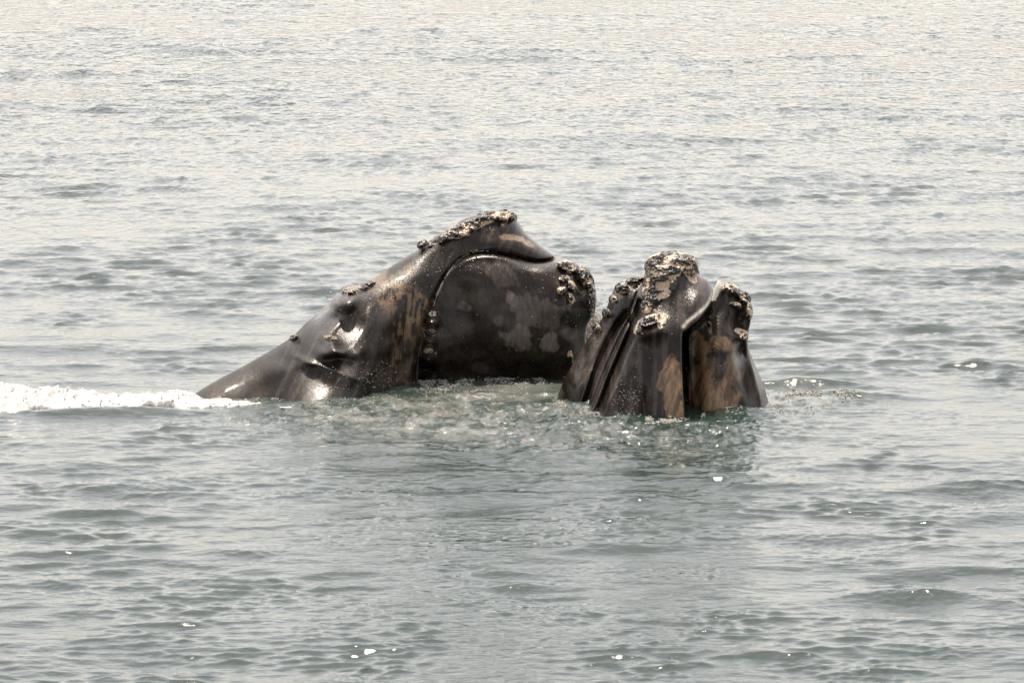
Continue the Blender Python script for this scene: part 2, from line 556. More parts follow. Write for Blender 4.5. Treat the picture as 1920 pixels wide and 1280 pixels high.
L_LIP = [(780, 700), (790, 620), (806, 570), (830, 515), (862, 480), (895, 468), (930, 468), (960, 475), (1000, 486), (1045, 486), (1080, 494), (1104, 516), (1114, 548), (1112, 580),
         (1100, 602), (1098, 632), (1104, 670), (1110, 720), (1110, 960), (780, 960)]
# bumps on the near side: (u, v, radius u, radius v, tilt, height m)
L_BUMPS = [(658, 548, 34, 17, -0.3, 0.10), (655, 588, 44, 26, 0.2, -0.10), (640, 628, 26, 10, 0.5, 0.07), (618, 634, 20, 9, 0.1, 0.06), (695, 612, 46, 26, 0.2, -0.05), (678, 632, 12, 10, 0, 0.06),
           (720, 585, 26, 18, 0.0, 0.04), (590, 652, 60, 9, -0.35, 0.03), (660, 672, 70, 14, 0.25, 0.05), (560, 665, 70, 12, 0.2, -0.02), (620, 730, 66, 36, -0.3, 0.23), (500, 715, 50, 20, -0.4, -0.04),
           (730, 690, 26, 60, 0.2, 0.05), (780, 640, 12, 90, 0.1, 0.05), (775, 520, 20, 50, 0.5, 0.05), (840, 450, 60, 14, -0.5, 0.04), (805, 478, 40, 16, -0.6, -0.03),
           (940, 452, 30, 10, 0.15, 0.04), (990, 462, 34, 10, 0.45, 0.03), (985, 480, 40, 6, 0.25, -0.04), (720, 650, 60, 10, 0.2, -0.05), (740, 622, 12, 9, 0, 0.03)]
L_LIPB = [(886, 500, 40, 24, 0.3, 0.06), (1086, 520, 14, 22, 0.0, -0.09), (1062, 566, 12, 13, 0, 0.09), (1064, 600, 12, 16, 0, -0.08), (1056, 524, 14, 10, 0, 0.05), (1105, 540, 10, 40, 0, 0.06),
          (950, 560, 60, 60, 0, 0.06), (880, 620, 40, 90, 0.0, -0.10), (940, 690, 130, 40, 0, -0.14), (1000, 640, 60, 30, 0.4, 0.04),
          (812, 588, 13, 9, 0, 0.20), (808, 622, 12, 9, 0, 0.20), (805, 657, 11, 9, 0, 0.20), (800, 700, 12, 9, 0, 0.15), (806, 605, 12, 7, 0, -0.07), (804, 640, 12, 7, 0, -0.07), (806, 684, 14, 14, 0, -0.08),
          (1070, 640, 14, 60, -0.2, 0.05), (1035, 560, 20, 60, 0.2, -0.03)]


def bumps2(X, Z, lst, ay, sl):
    """relief on the near side as a function of x, z"""
    r = np.zeros_like(X)
    for (u, v, ru, rv, tilt, a) in lst:
        (cx, cz), (ex, ez), (gx, gz) = on_left([(u, v), (u + ru, v), (u, v + rv)]) if ay == L_AY else on_plane([(u, v), (u + ru, v), (u, v + rv)], ay, sl)
        sx, sz = abs(ex - cx), abs(gz - cz)
        c, s = math.cos(-tilt), math.sin(-tilt)
        dx, dz = X - cx, Z - cz
        A, B = (c * dx + s * dz) / sx, (-s * dx + c * dz) / sz
        r += a * np.exp(-(A * A + B * B))
    return r


def px(x, y, z):
    """where a point stands in outline coordinates (used to place pigment on the skin)"""
    Yc = y * _ct - (z - CAM_H) * _st
    Zc = y * _st + (z - CAM_H) * _ct
    return 960 + FPX * x / Yc, 640 - FPX * Zc / Yc


def left_field(lo, hi, h, extra=None):
    ax = Whale.grid(None, lo, hi, h)
    X, Z = np.meshgrid(ax[0], ax[2], indexing='ij')
    U, _ = px(X, left_axis(X), Z)
    big = blur2(poly_dist(on_left(spline(L_BIG, 4)), X, Z), 0.05 / h)
    cut = blur2(poly_dist(on_left(spline(L_CUT, 4)), X, Z), 0.02 / h)
    lip = blur2(poly_dist(on_left(spline(L_LIP, 4)), X, Z), 0.04 / h)
    H = 1.02 - 0.32 * sstep(650, 900, U)
    k = 0.50 + 0.34 * sstep(580, 470, U) + 0.36 * sstep(670, 790, U) + 0.1 * sstep(840, 900, U)
    _, Vv = px(X, L_AY - 0.6, Z)
    H2, k2 = np.full_like(X, 0.95), np.full_like(X, 0.92)
    lipb = lip + 0.34 * sstep(1075, 1000, U) * sstep(600, 500, Vv)
    rA = bumps2(X, Z, L_BUMPS, L_AY, 0) + 0.02 * (fbm(X * 3, Z * 3, X * 0, 3, 3) - 0.5)
    rB = bumps2(X, Z, L_LIPB, L_AY, 0) + 0.025 * (fbm(X * 3, Z * 2, X * 0 + 5, 3, 4) - 0.5)
    # folds and lip rim
    for pts, w, a in [([(640, 640), (700, 655), (760, 690), (785, 705)], .04, -.018), ([(560, 650), (640, 662), (720, 690)], .03, .02), ([(700, 560), (690, 600), (650, 632), (625, 610), (640, 590)], .045, .022)]:
        rA += a * np.exp(-(line_dist(on_left(spline(pts, 4, False)), X, Z) / w) ** 2)
    rB -= 0.10 * np.exp(-(lip / 0.06) ** 2) * sstep(925, 985, U) * sstep(1060, 1030, U)
    rA -= 0.12 * np.exp(-((lip + 0.01) / 0.022) ** 2)
    rB += 0.02 * np.exp(-((lip - 0.035) / 0.03) ** 2) * sstep(1075, 1000, U)
    rB += 0.16 * sstep(470, 620, Vv) - 0.42 * sstep(620, 760, Vv) + 0.10 * sstep(880, 800, U) * sstep(520, 600, Vv)
    Y = ax[1][None, :, None] - left_axis(ax[0])[:, None, None]
    e = lambda a: a[:, None, :]
    near = sstep(0.15, -0.15, Y)
    f1 = pillow(e(big), Y, e(H), e(k)) - e(rA) * near
    f1 = smax(f1, -e(cut), 0.05)
    f2 = smax(pillow(e(lipb), Y, e(H2), e(k2)) - e(rB) * near, -e(lip), 0.04)
    f = smin(f1, f2, 0.02)
    return f.astype(np.float32), ax


# ---- right whale
R_AY, R_SL = 68.95, 0.36
RL_AY, RL_SL = 69.75, 0.28
RB_AY, RB_SL = 70.25, 0.20
R_ROS = [(1209, 512), (1213, 486), (1236, 476), (1262, 474), (1290, 477), (1305, 490), (1309, 514), (1326, 524), (1338, 545), (1345, 580), (1340, 640), (1330, 720), (1325, 790), (1320, 900),
         (1100, 900), (1090, 800), (1106, 762), (1124, 716), (1148, 662), (1168, 616), (1186, 572), (1198, 540)]
R_CUT = [(900, 300), (1400, 300), (1370, 480), (1345, 532), (1330, 562), (1306, 588), (1284, 606), (1277, 635), (1278, 700), (1283, 790), (1290, 960), (900, 960)]
R_LIPR = [(1285, 640), (1288, 612), (1312, 592), (1332, 570), (1345, 538), (1352, 527), (1372, 531), (1393, 548), (1405, 572), (1407, 596), (1401, 630), (1410, 668), (1424, 700), (1437, 735),
          (1450, 800), (1450, 950), (1288, 950), (1292, 800), (1294, 720)]
R_LIPL = [(1156, 534), (1180, 522), (1205, 518), (1240, 540), (1240, 700), (1180, 900), (990, 900), (1030, 785), (1042, 752), (1058, 712), (1085, 664), (1112, 622), (1130, 596), (1142, 566), (1150, 545)]
R_TUBE = [(1180, 574), (1196, 566), (1196, 610), (1172, 670), (1140, 740), (1110, 830), (1050, 880), (1070, 800), (1092, 730), (1120, 664), (1152, 608)]
R_BUMPS = [(1212, 575, 13, 14, 0, 0.05), (1218, 606, 28, 13, -0.2, 0.08), (1238, 598, 12, 14, 0, 0.06), (1222, 648, 34, 26, 0, -0.05), (1240, 540, 30, 26, 0.4, -0.03), (1180, 740, 26, 34, 0, -0.05),
           (1150, 720, 14, 60, 0.6, 0.05), (1300, 560, 18, 40, 0.1, 0.04), (1255, 700, 20, 90, 0, 0.06), (1215, 700, 12, 90, 0.1, -0.03), (1205, 760, 10, 40, .0, -0.06), (1288, 508, 16, 20, 0, -0.04), (1180, 640, 14, 80, 0.5, 0.03)]
R_LIPB = [(1378, 548, 18, 14, 0.5, 0.04), (1382, 566, 11, 9, 0, 0.09), (1378, 592, 12, 14, 0, -0.08), (1390, 622, 13, 8, 0.2, 0.08), (1386, 650, 12, 16, 0, -0.07), (1402, 574, 10, 24, 0.2, 0.07),
          (1331, 600, 5, 12, 0, -0.05), (1345, 660, 30, 60, 0, 0.04), (1300, 700, 10, 80, 0, -0.09), (1395, 700, 12, 60, -0.2, -0.05), (1340, 610, 14, 40, 0, 0.03), (1330, 740, 25, 40, 0, 0.04), (1412, 700, 6, 50, -0.25, 0.03)]


def right_field(lo, hi, h):
    ax = Whale.grid(None, lo, hi, h)
    X, Z = np.meshgrid(ax[0], ax[2], indexing='ij')
    pd = lambda pts, ay, sl, b: blur2(poly_dist(on_plane(spline(pts, 4), ay, sl), X, Z), b / h)
    ros = pd(R_ROS, R_AY, R_SL, 0.02)
    cut = pd(R_CUT, R_AY, R_SL, 0.015)
    lr = pd(R_LIPR, RL_AY, RL_SL, 0.03)
    ll = pd(R_LIPL, RB_AY, RB_SL, 0.03)
    tb = pd(R_TUBE, R_AY + 0.7, R_SL + 0.0, 0.01)
    Y = ax[1][None, :, None]
    Zb = Z[:, None, :]
    e = lambda a: a[:, None, :]
    y1 = Y - (R_AY + R_SL * Zb)
    y2 = Y - (RL_AY + RL_SL * Zb)
    y3 = Y - (RB_AY + RB_SL * Zb)
    y4 = Y - (R_AY + 0.7 + R_SL * Zb)
    r1 = bumps2(X, Z, R_BUMPS, R_AY, R_SL) + 0.02 * (fbm(X * 5, Z * 2.5, X * 0, 3, 13) - 0.5)
    r2 = bumps2(X, Z, R_LIPB, RL_AY, RL_SL) + 0.02 * (fbm(X * 5, Z * 2.5, X * 0 + 3, 3, 14) - 0.5)
    r2 += 0.045 * np.exp(-((lr - 0.03) / 0.03) ** 2) * sstep(0.7, 1.1, Z)
    r3 = 0.05 * (fbm(X * 6, Z * 4, X * 0 + 9, 3, 15) - 0.5)
    n1 = sstep(0.15, -0.15, y1); n2 = sstep(0.15, -0.15, y2); n3 = sstep(0.15, -0.15, y3)
    kk = 0.48 + 0.32 * sstep(1.0, 1.9, Zb)
    f1 = pillow(e(ros), y1, 0.44, kk) - e(r1) * n1
    f1 = smax(f1, np.minimum(-e(cut), 0.22 - y1), 0.03)
    Ur, _ = px(X, RL_AY - 0.4, Z)
    lrb = lr + 0.2 * sstep(1395, 1335, Ur)
    f2 = smax(pillow(e(lrb), y2, 0.42, 0.46 + 0.24 * sstep(0.7, 1.6, Zb)) - e(r2) * n2, -e(lr), 0.03)
    f3 = pillow(e(ll), y3, 0.40, 0.62) - e(r3) * n3
    f4 = pillow(e(tb), y4, 0.13, 0.40)
    f = smin(smin(f1, f2, 0.02), smin(f3, f4, 0.02), 0.02)
    core = pd([(1190, 620), (1225, 560), (1300, 550), (1345, 575), (1380, 620), (1400, 720), (1410, 950), (1070, 950), (1130, 750)], RL_AY, RL_SL, 0.04)
    core = pillow(e(core), Y - (RL_AY + 0.25 + RL_SL * Zb), 0.4, 1.0)
    for pts, w, a, ay, sl in [([(1200, 565), (1180, 620), (1152, 685), (1118, 768)], 0.036, 0.10, R_AY + 0.4, R_SL), ([(1176, 590), (1150, 628), (1122, 690), (1094, 770)], 0.04, 0.09, R_AY + 0.8, R_SL),
                              ([(1283, 622), (1285, 700), (1293, 800)], 0.030, 0.17, R_AY, R_SL), ([(1350, 524), (1333, 562), (1300, 596), (1281, 620)], 0.018, 0.05, RL_AY, RL_SL)]:
        g = a * np.exp(-(line_dist(on_plane(spline(pts, 4, False), ay - 0.5, sl), X, Z) / w) ** 2)
        f = f + e(g) * sstep(0.5, 0.0, y2)
    f = np.minimum(f, core)
    return f.astype(np.float32), ax


def dabs(U, V, lst, soft=0.35, seed=0):
    U, V = np.asarray(U), np.asarray(V)
    """pigment patch mask from ellipses with ragged edges"""
    r = np.zeros_like(U)
    nz = fbm(U * 0.075, V * 0.055, U * 0 + seed, 5, 200 + seed) - 0.5
    for (u, v, ru, rv, tilt, a) in lst:
        c, s = math.cos(tilt), math.sin(tilt)
        du, dv = U - u, V - v
        q = np.sqrt(((c * du + s * dv) / ru) ** 2 + ((-s * du + c * dv) / rv) ** 2) + 1.5 * nz
        r = np.maximum(r, a * sstep(1.0 + soft / 2, 1.0 - soft / 2, q))
    return r


def streaks(U, V, fu, fv, tilt, seed):
    c, s = math.cos(tilt), math.sin(tilt)
    a, b = c * U + s * V, -s * U + c * V
    return fbm(a * fu, b * fv, U * 0 + seed, 3, 300 + seed)


DARK = np.array([0.014, 0.010, 0.0075])
SLATE = np.array([0.027, 0.0205, 0.016])
OCHRE = np.array([0.21, 0.14, 0.082])
TANP = np.array([0.33, 0.24, 0.16])
GREY = np.array([0.092, 0.073, 0.062])
PALE = np.array([0.60, 0.55, 0.48])


def lerp(a, b, t):
    return a * (1 - t[:, None]) + b * t[:, None]


def crust_from(field, lo, hi, h, patches, plane, seed, thick):
    """crusty growth sitting on the skin inside the given patches; returns mesh data"""
    f, ax = field(lo, hi, h)
    X, Y, Z = np.meshgrid(*[a.astype(np.float32) for a in ax], indexing='ij')
    band = np.abs(f) < 0.16
    x, y, z = X[band], Y[band], Z[band]
    U, V = px(x, y, z)
    m = np.full_like(x, -1.0)
    ny = plane[0] + plane[1] * z if plane[0] != L_AY else left_axis(x)
    for (u, v, ru, rv, tilt, a) in patches:
        c, s = math.cos(tilt), math.sin(tilt)
        du, dv = U - u, V - v
        q = np.sqrt(((c * du + s * dv) / ru) ** 2 + ((-s * du + c * dv) / rv) ** 2)
        m = np.maximum(m, a * (1 - q))
    ed = fbm(x * 9, y * 9, z * 9, 3, seed)
    m = np.clip((m - 0.06 + (ed - 0.5) * 0.55) * 1.9, -1, 1)
    lump = fbm(x * 20, y * 20, z * 20, 3, seed + 3)
    grit = noise3(x * 55, y * 55, z * 55, seed + 4)
    big = noise3(x * 11, y * 11, z * 11, seed + 6)
    t = thick * (0.18 + 0.7 * lump * lump + 0.6 * (grit - 0.3) + 0.7 * (big - 0.4)) * np.clip(m, 0, 1) - 0.05 * (m <= 0.02)
    bl0 = noise3(x * 10, y * 10, z * 10, seed + 8); gr0 = noise3(x * 30, y * 30, z * 30, seed + 9)
    t = t + thick * 1.0 * sstep(0.53, 0.60, bl0 * 0.62 + gr0 * 0.45) * np.clip(m, 0, 1)
    t = np.where(y < ny + 0.35, t, -0.05)
    g = np.full(f.shape, 1.0, np.float32)
    g[f < -0.16] = -1
    g[band] = f[band] - t
    # keep only a shell
    g = np.maximum(g, -(f + 0.05))
    P, Q = surface_net(g, lo, h)
    # discard what lies under the skin
    keep = np.ones(len(P), bool)
    fi = [np.clip(((P[:, i] - lo[i]) / h).round().astype(int), 0, f.shape[i] - 1) for i in range(3)]
    keep = f[fi[0], fi[1], fi[2]] > -0.022
    qk = keep[Q].all(1)
    Q = Q[qk]
    used = np.unique(Q)
    mp = np.full(len(P), -1)
    mp[used] = np.arange(len(used))
    P, Q = P[used], mp[Q]
    x, y, z = P.T
    bl = noise3(x * 10, y * 10, z * 10, seed + 8)
    gr = noise3(x * 30, y * 30, z * 30, seed + 9)
    dk = sstep(0.505, 0.565, bl * 0.62 + gr * 0.45)
    warm = noise3(x * 5, y * 5, z * 5, seed + 11)
    col = lerp(np.array([0.70, 0.60, 0.47])[None, :], np.array([0.60, 0.40, 0.23])[None, :], warm)
    col = col * (0.55 + 0.75 * noise3(x * 60, y * 60, z * 60, seed + 12))[:, None]
    col = lerp(col, np.array([0.022, 0.019, 0.017])[None, :], dk)
    return P, Q, col


def pieces(P, Q, col, least=90):
    """split a mesh into its connected pieces"""
    lab = np.arange(len(P))
    while True:
        mn = lab[Q].min(1)
        new = lab.copy()
        for k in range(4):
            np.minimum.at(new, Q[:, k], mn)
        new = new[new]
        if (new == lab).all():
            break
        lab = new
    out = []
    for v in np.unique(lab):
        sel = np.nonzero(lab == v)[0]
        if len(sel) < least:
            continue
        mp = np.full(len(P), -1); mp[sel] = np.arange(len(sel))
        q = mp[Q[(lab[Q[:, 0]] == v)]]
        out.append((P[sel], q, col[sel]))
    return out


def front_points(uv, f, ax, ay, strict=True):
    """where outline points meet the near skin"""
    first = np.argmax(f < 0, axis=1)
    has = (f < 0).any(axis=1)
    out = []
    for u, v in uv:
        y = ay
        ok = True
        for _ in range(6):
            x, z = on_plane([(u, v)], y)[0]
            i = int(round((x - ax[0][0]) / (ax[0][1] - ax[0][0]))); k = int(round((z - ax[2][0]) / (ax[2][1] - ax[2][0])))
            if not (0 <= i < f.shape[0] and 0 <= k < f.shape[2]) or not has[i, k]:
                ok = False
                break
            if strict and 0 < i < f.shape[0] - 1 and 0 < k < f.shape[2] - 1:
                w = first[i - 1:i + 2, k - 1:k + 2]
                if not has[i - 1:i + 2, k - 1:k + 2].all() or w.max() - w.min() > 8:
                    ok = False
                    break
            y = ax[1][first[i, k]] - 0.4 * (ax[1][1] - ax[1][0])
        if ok:
            out.append((x, y, z))
    return np.array(out)


def tube(pts, rad, seg=7):
    V, Q = [], []
    n = len(pts)
    T = np.gradient(pts, axis=0)
    for i in range(n):
        t = T[i] / (np.linalg.norm(T[i]) + 1e-9)
        a = np.cross(t, [0, 1, 0]); a /= np.linalg.norm(a) + 1e-9
        b = np.cross(t, a)
        rr = rad * (0.25 + 1.3 * rng.random() ** 2) * min(1, 0.2 + min(i, n - 1 - i) / 4)
        for k in range(seg):
            w = 2 * math.pi * k / seg
            V.append(pts[i] + rr * (math.cos(w) * a + math.sin(w) * b))
    for i in range(n - 1):
        for k in range(seg):
            Q.append((i * seg + k, i * seg + (k + 1) % seg, (i + 1) * seg + (k + 1) % seg, (i + 1) * seg + k))
    return np.array(V), np.array(Q)


def rim_part(parent, line, f, ax, ay, rad, label):
    p = front_points(spline(line, 10, False), f, ax, ay, False)
    p[:, 1] = np.convolve(np.pad(p[:, 1], 3, mode='edge'), np.ones(7) / 7, 'valid')
    V, Q = tube(p, rad)
    o = mesh_from('lip_rim', V - np.array(parent.location), Q, M_RIM, parent)
    o['label'] = label


def beads(parent, spots, f, ax, ay, seed):
    r = np.random.default_rng(seed)
    uv = np.concatenate([np.stack([r.normal(u, su, n), r.normal(v, sv, n)], 1) for (u, v, su, sv, n) in spots])
    p = front_points(uv, f, ax, ay)
    o = blob_cloud('water_beads', p - np.array(parent.location), (.002 + .009 * r.random(len(p)) ** 2.5), 0.7, None, None)
    o.parent = parent


def empty(name, loc):
    o = bpy.data.objects.new(name, None)
    S.collection.objects.link(o)
    o.location = loc
    return o


def child_mesh(name, P, Q, mat, parent, cols):
    o = mesh_from(name, P - np.array(parent.location), Q, mat, parent, cols)
    return o


def blob_cloud(name, C, R, squash, label, cat):
    """many small lumpy bubbles of froth as one mesh"""
    ph = (1 + 5 ** 0.5) / 2
    iv = np.array([(-1, ph, 0), (1, ph, 0), (-1, -ph, 0), (1, -ph, 0), (0, -1, ph), (0, 1, ph), (0, -1, -ph), (0, 1, -ph), (ph, 0, -1), (ph, 0, 1), (-ph, 0, -1), (-ph, 0, 1)], float)
    iv /= np.linalg.norm(iv[0])
    it = np.array([(0, 11, 5), (0, 5, 1), (0, 1, 7), (0, 7, 10), (0, 10, 11), (1, 5, 9), (5, 11, 4), (11, 10, 2), (10, 7, 6), (7, 1, 8), (3, 9, 4), (3, 4, 2), (3, 2, 6), (3, 6, 8), (3, 8, 9), (4, 9, 5), (2, 4, 11), (6, 2, 10), (8, 6, 7), (9, 8, 1)])
    n = len(C)
    sc = np.stack([R * rng.uniform(.8, 1.5, n), R * rng.uniform(.8, 1.5, n), R * squash], 1)
    V = C[:, None, :] + iv[None] * sc[:, None, :] * rng.uniform(.75, 1.25, (n, 12, 1))
    Q = (it[None] + (np.arange(n) * 12)[:, None, None]).reshape(-1, 3)
    o = mesh_from(name, V.reshape(-1, 3), Q, M_FROTH)
    o['kind'] = 'stuff'
    if label:
        o['label'] = label
        o['category'] = cat
    return o


def px_box(u0, v0, u1, v1, ya, yb, pad=0.06):
    c = [on_plane([(u, v)], yy)[0] for u in (u0, u1) for v in (v0, v1) for yy in (ya, yb)]
    c = np.array(c)
    return (c[:, 0].min() - pad, ya, c[:, 1].min() - pad), (c[:, 0].max() + pad, yb, c[:, 1].max() + pad)


# ---- build left whale
H_BODY = 0.02
f, ax = left_field((-6.2, 67.0, -0.75), (1.45, 74.6, 2.55), 0.0225)
P, Q = surface_net(f, (-6.2, 67.0, -0.75), 0.0225)
LF, LAX = f, ax
print('left net', len(P), round(time.time() - T0, 1))
x, y, z = P.T
U, V = px(x, y, z)
side = (y < L_AY + 0.2)
col = lerp(DARK[None, :], SLATE[None, :], sstep(0.35, 0.7, fbm(x * 1.6, y * 1.6, z * 1.6, 4, 61)))
lipm = poly_dist(spline(L_CUT, 4), U, V) < 0
col = np.where(lipm[:, None], col * 1.6, col)  # lower lip lightened to replace the light missing on its face
st = streaks(U, V, 0.10, 0.012, 0.45, 1)
col = lerp(col, GREY[None, :], 0.5 * sstep(0.5, 0.75, st) * ~lipm)
pt = dabs(U, V, [(958, 556, 9, 16, -.3, .8), (975, 632, 34, 22, .3, .55), (1030, 640, 22, 16, -.2, .75), (935, 600, 14, 10, 0, .3), (905, 690, 26, 10, 0, .25), (870, 575, 14, 8, 0, .4), (1010, 585, 50, 30, .4, .35), (940, 515, 40, 20, .5, .3)], 0.12, 2)
mot = fbm(x * 5, y * 5, z * 5, 4, 66)
col = np.where(lipm[:, None], col * (0.65 + 0.7 * sstep(0.35, 0.65, mot))[:, None], col)
col = lerp(col, np.array([[0.155, 0.125, 0.108]]), np.minimum(1, pt * 1.2) * lipm)
oc = dabs(U, V, [(700, 525, 20, 10, -.6, .6), (735, 550, 34, 34, 0, .8), (775, 575, 24, 44, -.1, .9), (758, 620, 20, 44, 0, .6), (762, 510, 16, 10, -.6, .6), (745, 665, 10, 36, 0.1, .5), (740, 700, 30, 26, 0, .3)], 0.8, 3)
oc = np.minimum(1, 0.95 * oc) * sstep(0.40, 0.52, 0.5 * streaks(U, V, 0.20, 0.03, 0.1, 4) + 0.5 * fbm(U * .12, V * .09, U * 0, 4, 44)) * ~lipm * (z > 0.05)
col = lerp(col, OCHRE[None, :], oc)
tp = dabs(U, V, [(962, 446, 24, 6, 0.15, .9), (990, 456, 16, 5, 0.5, .7), (880, 422, 80, 10, -.35, .7)], 0.4, 5) * ~lipm
col = lerp(col, TANP[None, :], tp)
rim = np.exp(-(line_dist(spline([(895, 471), (868, 481), (842, 508), (822, 545), (812, 565)], 4, False), U, V) / 1.6) ** 2) * sstep(0.35, 0.55, noise3(U * 0.12, V * 0.12, U * 0, 8))  # pale dashes paint sun glints along the lower lip edge
col = lerp(col, PALE[None, :], 0.7 * rim)
wet = np.clip(0.12 + dabs(U, V, [(700, 705, 80, 40, 0, 1), (670, 560, 50, 40, 0, .9), (870, 500, 60, 30, 0, .7), (810, 620, 20, 80, 0, .8), (740, 540, 80, 50, 0, .6), (1060, 560, 50, 60, 0, .5)], 0.8, 6), 0, 1)
matte = np.clip(sstep(602, 572, U) + 0.8 * gauss(U, V, 740, 505, 50, 35), 0, 1)
WL = empty('whale', (-1.5, 73.0, 0.0))
WL['label'] = 'long dark whale at left with arched snout, its back sloping into the foam wake'
WL['category'] = 'whale'
WL['group'] = 'right whales feeding at the surface'
child_mesh('body', P, Q, M_SKIN, WL, {'pigment': col, 'wet': np.stack([wet, matte, wet], 1)})

LP = [((772, 388, 985, 475), [(880, 424, 95, 13, -0.42, 1.4), (935, 404, 40, 11, 0.05, 1.4), (868, 437, 22, 10, -.3, 1.2), (790, 456, 14, 8, -0.6, 1.3), (960, 406, 12, 10, .5, 1.2)], 'crusted pale callosity along the top of the snout', 0.055),
      ((1035, 478, 1125, 610), [(1066, 500, 26, 12, 0.3, 1.4), (1098, 520, 18, 26, -.5, 1.3), (1110, 560, 9, 34, 0, 1.3), (1058, 522, 12, 8, 0, 1.3), (1054, 545, 11, 9, 0, 1.2), (1074, 538, 9, 14, -.6, 1.0), (1072, 560, 7, 14, -.4, .9)], 'pale chin callosity', 0.06),
      ((630, 525, 720, 575), [(662, 541, 30, 11, -0.2, 1.2), (690, 533, 18, 8, -0.4, 1.0)], 'brow callosity', 0.035),
      ((600, 622, 640, 645), [(619, 633, 15, 6, 0.05, 1.2)], 'small callosity behind the eye', 0.03),
      ((535, 620, 565, 645), [(550, 632, 10, 6, -0.3, 1.3)], 'small dark callosity on the back', 0.04),
      ((785, 575, 830, 672), [(811, 588, 10, 6, 0, 1.3), (807, 622, 11, 7, 0, 1.3), (803, 657, 11, 7, 0, 1.3)], 'knob on the rear edge of the lip', 0.05),
      ((1058, 650, 1080, 695), [(1069, 672, 7, 18, 0, 1.2)], 'narrow callosity low on the chin', 0.035)]
for i, (bx, pat, lab, th) in enumerate(LP):
    lo, hi = px_box(*bx, *[(71.4, 73.4), (71.4, 73.4), (70.4, 72.4), (69.6, 72.0), (69.4, 71.8), (71.4, 73.4), (71.4, 73.2)][i], 0.10)
    P, Q, c = crust_from(left_field, lo, hi, 0.0105, pat, (L_AY, 0), 400 + i * 13, th)
    if i in (2, 3, 4):
        c = c * 0.35
    for pp, qq, cc in pieces(P, Q, c):
        o = child_mesh('callosity', pp, qq, M_CRUST, WL, {'pigment': cc})
        o['label'] = lab
    print('crust', i, len(P))
rim_part(WL, [(930, 471), (895, 471), (868, 482), (848, 502), (832, 526), (820, 552), (813, 575)], LF, LAX, 72.3, 0.008, 'rim of the lower lip, sun glints put in as pale colour')  # pale broken tube on the lip edge imitates a row of sun glints
beads(WL, [(700, 710, 50, 18, 260), (610, 730, 40, 10, 90), (700, 690, 20, 8, 30), (636, 590, 14, 10, 50), (672, 556, 18, 7, 90), (700, 525, 20, 8, 60), (770, 500, 16, 12, 40), (850, 460, 30, 10, 60), (1010, 540, 12, 20, 25),
           (812, 590, 8, 3, 40), (806, 624, 8, 4, 50), (802, 660, 7, 3, 50), (1045, 575, 4, 12, 8), (880, 495, 20, 8, 40), (750, 600, 60, 60, 50), (650, 640, 20, 8, 50), (960, 590, 60, 60, 25), (1075, 600, 8, 16, 20), (740, 535, 24, 10, 60)], LF, LAX, 71.6, 1)
del LF
print('left done', round(time.time() - T0, 1))

# ---- build right whale
lo, hi = (0.2, 66.2, -0.6), (4.0, 73.2, 2.25)
f, ax = right_field(lo, hi, 0.0185)
P, Q = surface_net(f, lo, 0.0185)
RF, RAX = f, ax
print('right net', len(P), round(time.time() - T0, 1))
x, y, z = P.T
U, V = px(x, y, z)
col = lerp(DARK[None, :], SLATE[None, :], sstep(0.3, 0.7, fbm(x * 2.2, y * 1.6, z * 1.2, 4, 71)))
st = streaks(U, V, 0.11, 0.012, 0.0, 11)
rightlip = (poly_dist(spline(R_CUT, 4), U, V) < 0)
col = lerp(col, GREY[None, :], 0.6 * sstep(0.48, 0.7, st))
oc = dabs(U, V, [(1262, 735, 20, 50, 0.0, 1.0), (1252, 700, 14, 30, 0.3, .95), (1268, 770, 16, 40, 0, 1.)], 0.3, 12) * ~rightlip
oc = np.maximum(oc, dabs(U, V, [(1318, 730, 26, 56, 0, 1.0), (1345, 745, 34, 40, 0.2, .95), (1310, 655, 16, 26, 0, .7), (1370, 690, 20, 26, 0, .55), (1350, 645, 24, 14, .3, .6), (1335, 690, 22, 20, .3, .55)], 0.5, 13) * rightlip * (U > 1292))
oc *= 0.45 + 0.55 * sstep(0.36, 0.52, streaks(U, V, 0.2, 0.028, 0.35, 14))
col = lerp(col, np.array([[0.26, 0.165, 0.095]]), oc)
tp = dabs(U, V, [(1180, 528, 26, 10, -.5, .8), (1160, 545, 12, 14, -.6, .6), (1366, 542, 20, 8, .5, .8), (1185, 590, 5, 14, 0.2, .5), (1130, 640, 6, 40, 0.55, .25), (1100, 700, 6, 50, 0.5, .25)], 0.6, 15)
col = lerp(col, TANP[None, :], tp * 0.8)
rim = np.exp(-(line_dist(spline([(1346, 528), (1338, 548), (1327, 570), (1308, 588), (1290, 602), (1282, 612)], 4, False), U, V) / 3.0) ** 2)
col = lerp(col, PALE[None, :], 0.95 * rim)
wet = np.clip(0.1 + dabs(U, V, [(1180, 740, 30, 50, 0, 1), (1360, 540, 20, 20, 0, 1), (1290, 700, 16, 90, 0, .6), (1190, 600, 30, 60, 0, .5)], 0.8, 16), 0, 1)
WR = empty('whale', (2.3, 69.6, 0.0))
WR['label'] = 'upright whale head with blunt crusted snout tip and ochre scars, at right'
WR['category'] = 'whale'
WR['group'] = 'right whales feeding at the surface'
child_mesh('body', P, Q, M_SKIN, WR, {'pigment': col, 'wet': np.stack([wet, 0 * wet, wet], 1)})
